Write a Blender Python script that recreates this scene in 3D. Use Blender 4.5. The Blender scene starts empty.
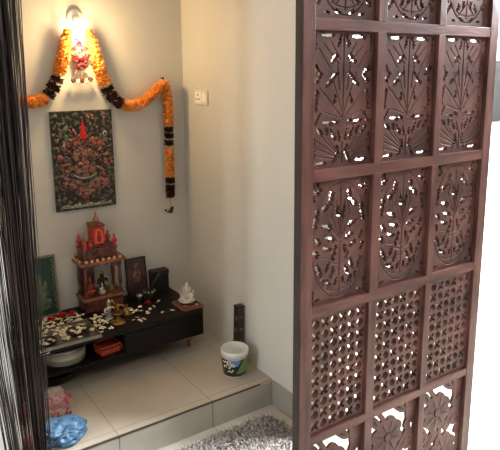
import bpy, bmesh, math, random
import numpy as np
from mathutils import Vector, Matrix, noise
random.seed(7)
S = bpy.context.scene
COL = S.collection
PI = math.pi

# ------------------------------------------------------------------ camera
F = Vector((0.553, 0.810, -0.197)).normalized()
R = Vector((0.825, -0.565, -0.0071)); R = (R - F * R.dot(F)).normalized()
U = R.cross(F)
cd = bpy.data.cameras.new('camera'); cam = bpy.data.objects.new('camera', cd); COL.objects.link(cam)
cam.matrix_world = Matrix(((R.x, U.x, -F.x, 0), (R.y, U.y, -F.y, 0), (R.z, U.z, -F.z, 1.5), (0, 0, 0, 1)))
cd.sensor_fit = 'HORIZONTAL'; cd.sensor_width = 36; cd.lens = 584.65 / 500 * 36
cd.shift_x = -(250.2 - 250) / 500; cd.shift_y = -(225 - 189.6) / 500
cd.clip_start = 0.05
S.camera = cam

# ------------------------------------------------------------------ light and exposure
S.view_settings.view_transform = 'Standard'; S.view_settings.look = 'None'
S.view_settings.gamma = 1; S.view_settings.use_curve_mapping = False
S.view_settings.exposure = 0.0
w = bpy.data.worlds.new('overcast'); S.world = w; w.use_nodes = True
bg = w.node_tree.nodes['Background']; bg.inputs[0].default_value = (0.86, 0.93, 1.0, 1); bg.inputs[1].default_value = 0.10

def area(name, loc, target, sx, sy, energy, color):
    l = bpy.data.lights.new(name, 'AREA'); l.shape = 'RECTANGLE'; l.size = sx; l.size_y = sy
    l.energy = energy; l.color = color
    o = bpy.data.objects.new(name, l); COL.objects.link(o); o.location = loc
    o.rotation_euler = (Vector(target) - Vector(loc)).to_track_quat('-Z', 'Y').to_euler()
    return o
area('daylight_left_window', (-2.9, 1.05, 1.25), (1.4, 2.0, 1.25), 0.42, 1.8, 54, (0.88, 0.94, 1.0))
area('added_far_wall_fill', (4.0, 1.35, 2.2), (3.2, 2.5, 0.6), 2.4, 0.8, 260, (0.95, 0.97, 1.0))  # unseen area light added under the ceiling to burn out the far white wall
area('added_screen_fill', (1.9, 0.15, 2.25), (1.5, 1.3, 1.75), 0.7, 0.7, 10.5, (1.0, 0.95, 0.94))  # added fill, no window here: lights the carved screen's front from above
rl = area('added_rug_fill', (0.45, 0.15, 2.25), (1.15, 1.95, -.13), 0.3, 0.3, 1.4, (1.0, 0.97, 0.93)); rl.data.spread = math.radians(50)  # added narrow fill that brightens the rug and step riser
area('added_rug_corner_fill', (2.3, 1.40, 1.9), (1.45, 1.83, -.13), 0.25, 0.5, 170, (0.92, 0.95, 1.0))  # added fill in the gap behind the screen, brightens the rug's right corner

# ------------------------------------------------------------------ materials
def mat(name, col, rough=0.6, metal=0.0, var=0.0, scale=20.0, col2=None, bump=0.0, bscale=60.0, emit=None, stretch=None, trans=0.0, alpha=1.0, lo=0.35, hi=0.65, detail=4, sheen=0.0):
    m = bpy.data.materials.new(name); m.use_nodes = True
    nt = m.node_tree; b = nt.nodes['Principled BSDF']
    b.inputs['Base Color'].default_value = (*col, 1); b.inputs['Roughness'].default_value = rough
    b.inputs['Metallic'].default_value = metal
    b.inputs['Transmission Weight'].default_value = trans; b.inputs['Alpha'].default_value = alpha
    tc = nt.nodes.new('ShaderNodeTexCoord'); mp = nt.nodes.new('ShaderNodeMapping')
    nt.links.new(tc.outputs['Object'], mp.inputs[0])
    if stretch: mp.inputs['Scale'].default_value = stretch
    if col2 is None and var: col2 = tuple(max(0, c * (1 - var)) for c in col)
    if col2 is not None:
        n = nt.nodes.new('ShaderNodeTexNoise'); n.inputs['Scale'].default_value = scale; n.inputs['Detail'].default_value = detail
        nt.links.new(mp.outputs[0], n.inputs[0])
        r = nt.nodes.new('ShaderNodeValToRGB'); r.color_ramp.elements[0].position = lo; r.color_ramp.elements[1].position = hi
        r.color_ramp.elements[0].color = (*col, 1); r.color_ramp.elements[1].color = (*col2, 1)
        nt.links.new(n.outputs[0], r.inputs[0]); nt.links.new(r.outputs[0], b.inputs['Base Color'])
    if bump:
        n2 = nt.nodes.new('ShaderNodeTexNoise'); n2.inputs['Scale'].default_value = bscale; n2.inputs['Detail'].default_value = 5
        nt.links.new(mp.outputs[0], n2.inputs[0])
        bu = nt.nodes.new('ShaderNodeBump'); bu.inputs['Strength'].default_value = bump; bu.inputs['Distance'].default_value = 0.004
        nt.links.new(n2.outputs[0], bu.inputs['Height']); nt.links.new(bu.outputs[0], b.inputs['Normal'])
    if emit:
        b.inputs['Emission Color'].default_value = (*emit[0], 1); b.inputs['Emission Strength'].default_value = emit[1]
    return m
def srgb(r, g, b): return tuple(((c / 255) / 12.92 if c / 255 <= 0.04045 else ((c / 255 + 0.055) / 1.055) ** 2.4) for c in (r, g, b))

M = {}
M['wall'] = mat('painted_plaster', srgb(206, 203, 193), 0.75, var=0.05, scale=3, bump=0.12, bscale=40)
M['ceil'] = mat('ceiling_paint', srgb(215, 212, 205), 0.8)
M['white_wall'] = mat('white_plaster', srgb(240, 240, 238), 0.8)
def tile_mat(name, c1, c2, grout, ox, oy, sz, rough=0.35, axis='XY', gw=0.003):
    m = mat(name, c1, rough, col2=c2, scale=2.5, detail=6)
    nt = m.node_tree; b = nt.nodes['Principled BSDF']
    src = b.inputs['Base Color'].links[0].from_socket
    tc = nt.nodes.new('ShaderNodeTexCoord'); sp = nt.nodes.new('ShaderNodeSeparateXYZ'); nt.links.new(tc.outputs['Object'], sp.inputs[0])
    outs = []
    for ax, off in zip(axis, (ox, oy)):
        a = nt.nodes.new('ShaderNodeMath'); a.operation = 'SUBTRACT'; a.inputs[1].default_value = off; nt.links.new(sp.outputs[ax], a.inputs[0])
        pp = nt.nodes.new('ShaderNodeMath'); pp.operation = 'PINGPONG'; pp.inputs[1].default_value = sz / 2; nt.links.new(a.outputs[0], pp.inputs[0])
        l = nt.nodes.new('ShaderNodeMath'); l.operation = 'LESS_THAN'; l.inputs[1].default_value = gw / 2; nt.links.new(pp.outputs[0], l.inputs[0]); outs.append(l.outputs[0])
    if len(outs) == 2:
        mx = nt.nodes.new('ShaderNodeMath'); mx.operation = 'MAXIMUM'; nt.links.new(outs[0], mx.inputs[0]); nt.links.new(outs[1], mx.inputs[1]); fac = mx.outputs[0]
    else: fac = outs[0]
    mix = nt.nodes.new('ShaderNodeMix'); mix.data_type = 'RGBA'
    nt.links.new(fac, mix.inputs[0]); nt.links.new(src, mix.inputs[6]); mix.inputs[7].default_value = (*grout, 1)
    nt.links.new(mix.outputs[2], b.inputs['Base Color'])
    return m
M['tile_up'] = tile_mat('beige_floor_tile', srgb(186, 175, 158), srgb(166, 156, 141), srgb(120, 110, 96), 0.785, 2.19, 0.457, 0.3)
M['tile_low'] = tile_mat('pale_floor_tile', srgb(205, 198, 184), srgb(190, 183, 170), srgb(140, 130, 118), 0.33, 1.70, 0.457, 0.3)
M['riser'] = tile_mat('grey_riser_tile', srgb(180, 176, 162), srgb(162, 158, 146), srgb(95, 90, 80), 0.785, 0, 0.457, 0.35, axis='X', gw=0.004)
M['skirt'] = mat('grey_skirting_tile', srgb(160, 156, 146), 0.4, var=0.12, scale=6)
M['dark_line'] = mat('dark_tile_edge', srgb(62, 50, 40), 0.5)
# carved dark wood
M['wood'] = mat('dark_carved_wood', srgb(110, 72, 65), 0.42, col2=srgb(58, 34, 30), scale=7, stretch=(3, 3, .6), bump=0.25, bscale=50, lo=.38, hi=.68, detail=8)
M['wood_rail'] = mat('dark_rail_wood', srgb(112, 73, 66), 0.42, col2=srgb(60, 35, 31), scale=7, stretch=(.5, 3, 3), bump=0.22, bscale=50, lo=.38, hi=.68, detail=8)
M['wood_panel'] = mat('dark_panel_wood', srgb(108, 72, 66), 0.48, col2=srgb(58, 35, 32), scale=9, bump=0.2, bscale=90, lo=.35, hi=.75, detail=8)

for k_ in ('wood', 'wood_rail', 'wood_panel'): M[k_].node_tree.nodes['Principled BSDF'].inputs['Specular IOR Level'].default_value = .3
# ------------------------------------------------------------------ mesh helpers
class MB:
    def __init__(s): s.bm = bmesh.new()
    def box(s, x0, x1, y0, y1, z0, z1, bev=0.0, mi=0):
        r = bmesh.ops.create_cube(s.bm, size=1, matrix=Matrix.Translation(((x0 + x1) / 2, (y0 + y1) / 2, (z0 + z1) / 2)) @ Matrix.Diagonal((x1 - x0, y1 - y0, z1 - z0, 1)))
        if bev:
            es = list({e for v in r['verts'] for e in v.link_edges})
            bmesh.ops.bevel(s.bm, geom=es, offset=bev, segments=2, affect='EDGES', profile=0.6)
        return s
    def lathe(s, prof, c=(0, 0, 0), n=24, mat4=None, cap=True, sq=1.0):
        rings = []
        for r, z in prof:
            ring = []
            for i in range(n):
                a = 2 * PI * i / n
                p = Vector((r * math.cos(a), r * math.sin(a) * sq, z))
                if mat4: p = mat4 @ p
                ring.append(s.bm.verts.new(p + Vector(c)))
            rings.append(ring)
        for a, b in zip(rings, rings[1:]):
            for i in range(n):
                f = s.bm.faces.new((a[i], a[(i + 1) % n], b[(i + 1) % n], b[i])); f.smooth = True
        if cap:
            s.bm.faces.new(rings[0][::-1]); s.bm.faces.new(rings[-1])
        return s
    def ball(s, c, r, sub=2, rot=None):
        if not hasattr(r, '__len__'): r = (r, r, r)
        m = Matrix.Translation(c) @ (rot.to_4x4() if rot else Matrix.Identity(4)) @ Matrix.Diagonal((*r, 1))
        q = bmesh.ops.create_icosphere(s.bm, subdivisions=sub, radius=1, matrix=m)
        for v in q['verts']:
            for f in v.link_faces: f.smooth = True
        return s
    def tube(s, pts, r, n=8, cap=True):
        pts = [Vector(p) for p in pts]
        rs = r if hasattr(r, '__len__') else [r] * len(pts)
        rings = []; prev = None
        for i, p in enumerate(pts):
            t = (pts[min(i + 1, len(pts) - 1)] - pts[max(i - 1, 0)]).normalized()
            ref = prev if prev else (Vector((0, 0, 1)) if abs(t.z) < .9 else Vector((1, 0, 0)))
            a = (ref - t * ref.dot(t)).normalized(); prev = a; b = t.cross(a)
            rings.append([s.bm.verts.new(p + (a * math.cos(2 * PI * k / n) + b * math.sin(2 * PI * k / n)) * rs[i]) for k in range(n)])
        for a, b in zip(rings, rings[1:]):
            for k in range(n):
                f = s.bm.faces.new((a[k], a[(k + 1) % n], b[(k + 1) % n], b[k])); f.smooth = True
        if cap:
            s.bm.faces.new(rings[0][::-1]); s.bm.faces.new(rings[-1])
        return s
    def prism(s, pts, d, y=0.0, axis='Y'):
        # outline pts (x,z) extruded along +y by d
        a = [s.bm.verts.new((p[0], y, p[1])) for p in pts]; b = [s.bm.verts.new((p[0], y + d, p[1])) for p in pts]
        s.bm.faces.new(a); s.bm.faces.new(b[::-1]); n = len(pts)
        for i in range(n): s.bm.faces.new((a[i], b[i], b[(i + 1) % n], a[(i + 1) % n]))
        return s
    def face(s, pts): s.bm.faces.new([s.bm.verts.new(p) for p in pts]); return s
    def build(s, name, m, parent=None, loc=None, recalc=True):
        if recalc: bmesh.ops.recalc_face_normals(s.bm, faces=s.bm.faces)
        me = bpy.data.meshes.new(name); s.bm.to_mesh(me); s.bm.free()
        for k in (m if isinstance(m, (list, tuple)) else [m]): me.materials.append(k)
        o = bpy.data.objects.new(name, me); COL.objects.link(o)
        if parent: o.parent = parent
        if loc: o.location = loc
        return o
def tag(o, label, cat, group=None, kind=None):
    o['label'] = label; o['category'] = cat
    if group: o['group'] = group
    if kind: o['kind'] = kind
    return o
def thing(name, label, cat, loc=(0, 0, 0), rz=0, group=None):
    o = bpy.data.objects.new(name, None); COL.objects.link(o); o.location = loc; o.rotation_euler.z = rz
    o.empty_display_size = .05
    return tag(o, label, cat, group)
def struct(name, mb, m, label=None):
    o = mb.build(name, m); o['kind'] = 'structure'
    if label: o['label'] = label
    return o
def children(o): return [c for c in bpy.data.objects if c.parent == o]

# ------------------------------------------------------------------ room shell
LOW = -0.133; YS = 2.142; YB = 3.003; XW = 1.593; XL = 0.40; CE = 2.35
struct('floor', MB().box(-3.2, 5.4, -2.0, 2.60, LOW - .1, LOW), M['tile_low'])
struct('raised_floor', MB().box(XL, XW, YS + .010, YB, LOW, 0.0), M['tile_up'])
struct('trim_1', MB().box(XL, XW, YS, YS + .0095, LOW, -.006), M['riser'])
struct('trim_2', MB().box(XL, XW - .08, YS - .003, YS + .003, -.004, 0.0005), M['dark_line'])
struct('wall_back', MB().box(XL - .1, XW + .1, YB, YB + .1, LOW, CE), M['wall'])
struct('wall_right', MB().box(XW, XW + .1, 1.76, YB, LOW, CE), M['wall'])
struct('wall_left', MB().box(XL - .1, XL, YS, YB, LOW, CE), M['wall'])
struct('wall_front_left', MB().box(-3.2, XL - .1, YS, YS + .1, LOW, CE), M['white_wall'])
struct('wall_far_right', MB().box(XW + .1, 5.4, 2.60, 2.70, LOW, CE), M['white_wall'])
struct('wall_end_right', MB().box(5.4, 5.5, -2.0, 2.70, LOW, CE), M['white_wall'])
struct('ceiling', MB().box(-3.2, 5.4, -2.0, 3.1, CE, CE + .1), M['ceil'])
struct('baseboard_right', MB().box(XW - .008, XW - .0005, 1.76, YS - .001, LOW, -.002, bev=.001), M['skirt'])

# ------------------------------------------------------------------ carved wooden screen
D = 1.3; B = -0.007518; ZC = 1.5
sv = [0.8107, 0.845, 1.0358, 1.0639, 1.2537, 1.2778, 1.4673, 1.5028]
rows = [(0.45, 0.423), (0.1143, 0.0889), (-0.2201, -0.2468), (-0.554, -0.5787), (-0.895, -0.9173), (-1.229, -1.2561)]
rotB = Matrix.Rotation(B, 4, 'Z')
base = rotB @ Vector((sv[0] * D, D, 0))
screen = thing('carved_screen', 'tall dark brown wooden screen of carved openwork panels in a grid frame', 'screen', (base.x, base.y, LOW), B)
X0 = sv[0] * D
T = 0.036; REC = 0.017; PT = 0.017
def lx(s): return s * D - X0
def lz(z): return z * D + ZC - LOW
ztop = lz(rows[0][0]); 
for a, b in ((0, 1), (6, 7)):
    MB().box(lx(sv[a]), lx(sv[b]), 0, T, 0, ztop, bev=.0015).build('stile', M['wood'], screen)
MB().box(-.0015, .0005, .003, T - .003, 0.001, ztop - .001).build('side_shade_strip', mat('painted_side_shade', srgb(52, 36, 30), .6, col2=srgb(34, 24, 20), scale=8), screen)['label'] = 'added dark strip painting shade on the left side face'  # thin added strip; its dark colour paints the shade on the stile's left side
for (a, b) in rows:
    MB().box(lx(sv[1]) - .001, lx(sv[6]) + .001, 0.0015, T - .001, max(lz(b), 0), lz(a), bev=.0015).build('rail', M['wood_rail'], screen)
for a, b in ((2, 3), (4, 5)):
    for r0, r1 in zip(rows, rows[1:]):
        MB().box(lx(sv[a]), lx(sv[b]), 0.0005, T - .0015, lz(r1[0]) - .001, lz(r0[1]) + .001, bev=.0015).build('mullion', M['wood'], screen)

PW = 0.250; PH = 0.405
def segd(X, Y, x1, y1, x2, y2, r1, r2=None):
    if r2 is None: r2 = r1
    dx, dy = x2 - x1, y2 - y1; L = dx * dx + dy * dy + 1e-9
    t = np.clip(((X - x1) * dx + (Y - y1) * dy) / L, 0, 1)
    return np.hypot(X - x1 - t * dx, Y - y1 - t * dy) - (r1 + (r2 - r1) * t)
AS = PH / PW
def carve(name, design, nx=150, PT=PT):
    ny = int(nx * AS); u = np.linspace(0, 1, nx + 1); v = np.linspace(0, AS, ny + 1)
    X, Y = np.meshgrid(u, v)
    fld, relief = design(X, Y)            # fld > 0 solid ; relief in metres (+ out)
    bd = np.minimum(np.minimum(X, 1 - X), np.minimum(Y, AS - Y))
    fld = np.maximum(fld, 0.028 - bd)
    fld = np.where(np.abs(fld) < 1e-5, 1e-5, fld)
    vs = []; key = {}; fs = []
    def vert(k, x, y, h):
        i = key.get(k)
        if i is None:
            i = len(vs) // 2; key[k] = i
            vs.append((x * PW, -h, (AS - y) * PW)); vs.append((x * PW, PT, (AS - y) * PW))
        return i
    P = fld > 0
    for j in range(ny):
        for i in range(nx):
            c = (P[j, i], P[j, i + 1], P[j + 1, i + 1], P[j + 1, i])
            if not any(c): continue
            cs = ((j, i), (j, i + 1), (j + 1, i + 1), (j + 1, i)); poly = []; cuts = []
            for q in range(4):
                a = cs[q]; b = cs[(q + 1) % 4]
                if c[q]: poly.append(vert(a, X[a], Y[a], relief[a]))
                if c[q] != c[(q + 1) % 4]:
                    lo, hi = (a, b) if a < b else (b, a)
                    fa, fb = fld[lo], fld[hi]; t = fa / (fa - fb); t = min(max(t, .05), .95)
                    k = vert((lo, hi), X[lo] + (X[hi] - X[lo]) * t, Y[lo] + (Y[hi] - Y[lo]) * t, relief[lo] * (1 - t) + relief[hi] * t)
                    poly.append(k); cuts.append((k, len(poly) - 1, c[q]))
            fs.append([2 * k for k in poly][::-1]); fs.append([2 * k + 1 for k in poly])
            for q in range(len(cuts)):
                k, idx, inside = cuts[q]
                if inside:
                    k2 = cuts[(q + 1) % len(cuts)][0]
                    fs.append([2 * k, 2 * k2, 2 * k2 + 1, 2 * k + 1])
    me = bpy.data.meshes.new(name); me.from_pydata(vs, [], fs); me.update()
    bm = bmesh.new(); bm.from_mesh(me); bmesh.ops.recalc_face_normals(bm, faces=bm.faces); bm.to_mesh(me); bm.free()
    me.materials.append(M['wood_panel'])
    return me
def mirror(l): return l + [(1 - a[0], a[1], *( [1 - a[2]] + list(a[3:]) )) for a in l]
def holes(X, Y, lst, jag=.011, sy=AS, grow=0.0):
    d = np.full_like(X, 9.)
    for h in lst:
        d = np.minimum(d, segd(X, Y, h[0], h[1] * sy, h[2], h[3] * sy, h[4], h[5] if len(h) > 5 else h[4]))
    return d - grow + jag * 1.5 * np.sin(61 * X + 5 * np.sin(23 * Y)) * np.sin(57 * Y + 3 * np.sin(31 * X)) + .006 * np.sin(110 * X + 2) * np.sin(97 * Y)
def grooves(X, Y, lst, wd=.008, dp=.0032, sy=AS):
    r = np.zeros_like(X)
    for g in lst:
        d = segd(X, Y, g[0], g[1] * sy, g[2], g[3] * sy, 0)
        r = np.minimum(r, -dp * np.clip(1 - d / (wd * 1.4), 0, 1))
    return r
def arcg(cx, cy, rx, ry, a0, a1, n=14):
    return [(cx + rx * math.cos(a0 + (a1 - a0) * k / n), cy + ry * math.sin(a0 + (a1 - a0) * k / n), cx + rx * math.cos(a0 + (a1 - a0) * (k + 1) / n), cy + ry * math.sin(a0 + (a1 - a0) * (k + 1) / n)) for k in range(n)]
def d_palm(X, Y):
    L = [(.055, .035, .055, .14, .022), (.17, .038, .35, .038, .024), (.45, .038, .42, .10, .022), (.32, .215, .39, .18, .026), (.08, .26, .16, .31, .032), (.16, .31, .1, .36, .028),
         (.26, .385, .40, .30, .028, .022), (.10, .43, .08, .56, .024), (.38, .46, .36, .505, .010, .022), (.14, .595, .08, .66, .022), (.2, .655, .31, .665, .024), (.37, .645, .43, .672, .022),
         (.12, .705, .17, .735, .026), (.05, .76, .06, .82, .020), (.06, .865, .05, .91, .018), (.24, .70, .27, .735, .022), (.32, .71, .385, .775, .012, .026), (.425, .715, .455, .785, .010, .020), (.42, .83, .445, .885, .010, .020),
         (.10, .962, .24, .958, .026), (.36, .962, .42, .90, .022)]
    f = holes(X, Y, mirror(L))
    f = np.minimum(f, segd(X, Y, .5, .885 * AS, .5, .885 * AS, .016))
    G = [(.5, .635, .12, .40), (.5, .635, .2, .44), (.5, .60, .30, .30), (.44, .42, .40, .25), (.5, .635, .2, .58), (.2, .1, .42, .235), (.12, .13, .28, .26), (.3, .08, .44, .2),
         (.46, .92, .08, .78), (.46, .93, .09, .84), (.44, .90, .16, .75), (.42, .94, .12, .90), (.42, .87, .28, .78), (.5, .64, .33, .69)]
    G = mirror(G) + [(.5, .02, .5, .64), (.5, .80, .5, .97)]
    return f, grooves(X, Y, G) + .0012 * np.clip(1 - np.abs(X - .5) * 2.2, 0, 1) * np.clip(1 - np.abs(Y / AS - .45) * 2, 0, 1)
def d_oval(X, Y):
    L = [(.055, .045, .06, .09, .024), (.13, .04, .14, .05, .022), (.13, .10, .17, .085, .016), (.06, .14, .07, .16, .016),
         (.36, .12, .33, .19, .028, .022), (.31, .19, .24, .235, .022, .030), (.13, .25, .10, .36, .026), (.44, .24, .47, .30, .012, .022), (.34, .39, .22, .36, .030, .018), (.13, .47, .16, .50, .024), (.10, .56, .13, .60, .024),
         (.30, .47, .40, .485, .022), (.25, .535, .33, .56, .018), (.43, .55, .41, .60, .018), (.14, .68, .19, .75, .020, .028), (.31, .68, .28, .73, .020), (.37, .62, .39, .65, .018), (.40, .72, .36, .78, .018), (.30, .82, .34, .85, .020), (.22, .80, .24, .83, .014), (.44, .82, .44, .85, .014),
         (.06, .93, .06, .965, .024), (.13, .955, .15, .95, .020), (.06, .875, .06, .885, .016)]
    f = holes(X, Y, mirror(L), .014, grow=.008)
    G = [(.5, .5, .36, .30), (.5, .5, .30, .34), (.5, .52, .22, .44), (.5, .5, .43, .18), (.40, .16, .34, .3), (.5, .7, .3, .66), (.5, .75, .25, .77), (.5, .8, .34, .9), (.5, .66, .22, .62)]
    G = mirror(G) + [(.5, .08, .5, .93)] + arcg(.5, .5, .46, .465, 0, 2 * PI, 60) + arcg(.5, .86, .22, .05, PI * .05, PI * .95)
    el = ((X - .5) / .45) ** 2 + ((Y / AS - .5) / .455) ** 2
    return f, grooves(X, Y, G) + .0018 * np.clip(1 - el, 0, 1) ** .5
def d_top(X, Y):
    f, r = d_oval(X, Y)
    L = [(.22, .95, .25, .95, .024), (.37, .935, .41, .95, .024), (.1, .88, .16, .83, .026), (.3, .86, .33, .83, .03), (.08, .72, .1, .80, .024), (.26, .70, .3, .74, .03), (.42, .8, .43, .84, .024)]
    f2 = holes(X, Y, mirror(L))
    f = np.where(Y / AS > .66, f2, f)
    return f, r
def d_jali(X, Y):
    p = (1 - .09) / 6.0; n = 10; x0 = .045; py = (AS - .09) / n
    f = np.full_like(X, 9.)
    for i in range(6):
        for j in range(n):
            cx = x0 + (i + .5) * p; cy = .045 + (j + .5) * py
            if (i + j) % 2 == 0:
                d = np.hypot(X - cx, Y - cy) - p * .385
            else:
                d = np.full_like(X, 9.)
                for sx, sy in ((1, 1), (1, -1), (-1, 1), (-1, -1)):
                    d = np.minimum(d, segd(X, Y, cx, cy, cx + sx * p * .25, cy + sy * py * .25, p * .10, p * .165))
            f = np.minimum(f, d)
    r = np.zeros_like(X)
    return f, r
def d_flower(X, Y):
    sol = np.full_like(X, 9.); r = np.zeros_like(X)
    def leaf(x1, y1, x2, y2, wd):
        nonlocal sol, r
        mx, my = (x1 + x2) / 2, (y1 + y2) / 2; dx, dy = x2 - x1, (y2 - y1) * AS; L = math.hypot(dx, dy)
        a = ((X - mx) * dx + (Y - my * AS) * dy) / L; b = (-(X - mx) * dy + (Y - my * AS) * dx) / L
        d = (np.sqrt((a / (L / 2)) ** 2 + (b / wd) ** 2) - 1) * wd
        sol = np.minimum(sol, d); r = np.maximum(r, .0025 * np.clip(-d / wd, 0, 1)); r = np.where((np.abs(b) < .007) & (d < -.01), r - .002, r)
    def flower(cx, cy, R, n=8):
        nonlocal sol, r
        for k in range(n):
            a = 2 * PI * k / n + .3
            x2 = cx + R * math.cos(a); y2 = cy + R * math.sin(a) / AS
            leaf(cx + .15 * R * math.cos(a), cy + .15 * R * math.sin(a) / AS, x2, y2, R * .34)
        d = np.hypot(X - cx, Y - cy * AS) - R * .25
        sol = np.minimum(sol, d); r = np.where(d < 0, .004, r); r = np.where(np.abs(d) < .01, -.001, r)
    flower(.40, .30, .30); flower(.60, .76, .30)
    for s in [(.60, .50, .86, .30, .02), (.86, .3, .80, .05, .02), (.40, .52, .14, .70, .02), (.14, .7, .18, .96, .02), (.5, .45, .5, .62, .022), (.86, .3, .97, .5, .018), (.14, .7, .02, .5, .018), (.3, .1, .2, .02, .018), (.7, .95, .8, .99, .018)]:
        d = segd(X, Y, s[0], s[1] * AS, s[2], s[3] * AS, s[4]); sol = np.minimum(sol, d)
    leaf(.80, .28, .97, .14, .055); leaf(.84, .36, .66, .18 + .34, .05); leaf(.82, .5, .98, .42, .05); leaf(.72, .10, .56, .02, .045); leaf(.85, .12, .98, .02, .05)
    leaf(.2, .72, .03, .86, .055); leaf(.16, .64, .34, .50, .05); leaf(.18, .5, .02, .58, .05); leaf(.28, .90, .44, .98, .045); leaf(.15, .88, .02, .98, .05); leaf(.9, .62, .98, .56, .04); leaf(.03, .4, .14, .48, .04)
    leaf(.08, .06, .2, .16, .05); leaf(.92, .94, .8, .84, .05)
    return -(sol - .020), r
PM = [carve('panel', d, PT=t_) for d, t_ in ((d_top, .017), (d_palm, .017), (d_oval, .017), (d_jali, .022), (d_flower, .011))]
plab = ['openwork panel of leaf sprays', 'openwork panel carved with a spreading palm leaf', 'openwork panel with foliage inside an oval', 'pierced lattice panel of round holes and crosses', 'open floral panel with large blooms']
for ri, (r0, r1) in enumerate(zip(rows, rows[1:])):
    for (a, b) in ((1, 2), (3, 4), (5, 6)):
        o = bpy.data.objects.new('panel', PM[ri]); COL.objects.link(o); o.parent = screen
        wv = lx(sv[b]) - lx(sv[a]); hv = lz(r0[1]) - max(lz(r1[0]), 0)
        o.scale = ((wv + .004) / PW, 1, (hv + .004) / PH)
        o.location = (lx(sv[a]) - .002, REC - (.005 if ri == 3 else 0), lz(r1[0]) - .002); o['label'] = plab[ri]

# ------------------------------------------------------------------ wall mounted things
M['white_plastic'] = mat('white_plastic', srgb(246, 243, 236), 0.35)
M['dark'] = mat('near_black', srgb(22, 20, 20), 0.5)
M['chrome'] = mat('bright_metal', srgb(200, 196, 188), 0.2, metal=1.0)
M['bulb'] = mat('lit_bulb', (1, .9, .7), 0.3, emit=((1.0, 0.80, 0.48), 60))
LX, LZ = 0.992, 1.776
lamp = thing('wall_lamp', 'small round white wall bulb holder with a lit warm bulb above the garlands', 'lamp', (LX, YB, LZ))
ry = Matrix.Rotation(PI / 2, 4, 'X')
MB().lathe([(.039, 0), (.040, .006), (.036, .014), (.024, .020)], n=28, mat4=ry).build('holder_plate', M['white_plastic'], lamp)
rt = Matrix.Translation((0, -.016, 0)) @ Matrix.Rotation(math.radians(160), 4, 'X')
MB().lathe([(.019, 0), (.021, .012), (.020, .034), (.017, .038)], n=20, mat4=rt).build('socket', M['white_plastic'], lamp)
MB().lathe([(.010, .036), (.014, .044), (.024, .060), (.030, .078), (.028, .094), (.018, .106), (.004, .110)], n=20, mat4=rt).build('bulb', M['bulb'], lamp)
pl = bpy.data.lights.new('bulb_light', 'POINT'); pl.energy = 10; pl.color = (1.0, .67, .32); pl.shadow_soft_size = .03
plo = bpy.data.objects.new('bulb_light', pl); COL.objects.link(plo); plo.location = (LX, YB - .115, LZ - .142)

sk = thing('wall_socket', 'white square switch plate with a rocker switch and socket on the right wall', 'socket', (XW, 2.79, 1.368))
M['socket_plastic'] = mat('socket_plastic', srgb(222, 214, 198), .4)
MB().box(-.009, 0, -.070, .070, -.040, .040, bev=.003).build('cover_plate', M['socket_plastic'], sk)
MB().box(-.013, -.008, -.058, -.022, -.024, .024, bev=.002).build('rocker_switch', M['white_plastic'], sk)
so = MB().box(-.011, -.008, -.005, .055, -.028, .028, bev=.001).build('outlet', M['white_plastic'], sk)
h = MB()
for y, z in ((.025, .014), (.012, -.010), (.038, -.010)): h.lathe([(.0055, 0), (.0055, .001)], c=(-.0113, y, z), n=12, mat4=Matrix.Rotation(-PI / 2, 4, 'Y'))
h.build('pin_hole', M['dark'], so)

M['matte_black'] = mat('matte_black', srgb(12, 14, 14), .7)
tv = thing('wall_screen', 'dark grey flat panel on the bright white wall beyond the wooden screen', 'screen', (3.83, 2.60, 1.35))
M['tvd'] = mat('dark_grey_glass', srgb(20, 24, 24), 0.6)
MB().box(-.53, .53, -.045, 0, -.22, .22, bev=.006).build('casing', M['matte_black'], tv)
MB().box(-.505, .505, -.047, -.044, -.2, .2).build('display', M['tvd'], tv)

# ------------------------------------------------------------------ deity picture
M['pic_bg'] = mat('dark_foliage_print', srgb(26, 30, 26), 0.35, col2=srgb(100, 94, 82), scale=48, lo=.5, hi=.62, detail=3)
M['pic_red'] = mat('print_red', srgb(160, 84, 68), 0.45, col2=srgb(60, 28, 26), scale=50, lo=.42, hi=.58)
M['pic_brown'] = mat('print_brown', srgb(150, 104, 88), 0.45, col2=srgb(34, 24, 22), scale=70, lo=.4, hi=.6)
M['pic_grey'] = mat('print_pale', srgb(158, 158, 142), 0.5, var=.4, scale=50)
M['pic_green'] = mat('print_green', srgb(96, 118, 92), 0.5, var=.5, scale=50)
pic = thing('deity_picture', 'dark picture of a red elephant-headed god hanging on the wall under the lamp', 'picture', (.991, YB, 1.055))
PXH, PZH = .161, .258
MB().box(-PXH, PXH, -.020, -.001, -PZH, PZH, bev=.002).build('picture_panel', M['pic_bg'], pic)
def rel(name, items, m):
    b = MB()
    for (x, z, rx, rz, *rest) in items:
        a = rest[0] if rest else 0
        b.ball((x, -.0195, z), (rx, .006, rz), 2, Matrix.Rotation(a, 3, 'Y'))
    return b.build(name, m, pic)
rel('deity_body', [(0, .085, .036, .040), (0, .02, .018, .055, .15), (0, -.045, .060, .046), (-.036, .028, .026, .034, .3), (.038, .028, .026, .034, -.3), (-.066, -.125, .070, .032, .25), (.066, -.125, .070, .032, -.25), (0, -.165, .06, .026)], M['pic_brown'])
for x, z, rx, rz in ((-.050, .095, .022, .028), (.050, .095, .022, .028), (-.086, .088, .018, .022), (.086, .088, .018, .022), (0, .098, .026, .026)): rel('head', [(x, z, rx, rz)], M['pic_red'])
MB().prism([(-.015, .115), (.015, .115), (.012, .150), (.007, .180), (0, .212), (-.007, .180), (-.012, .150)], .012, -.030).build('crown', mat('print_bright_red', srgb(200, 30, 32), .45), pic)
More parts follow.
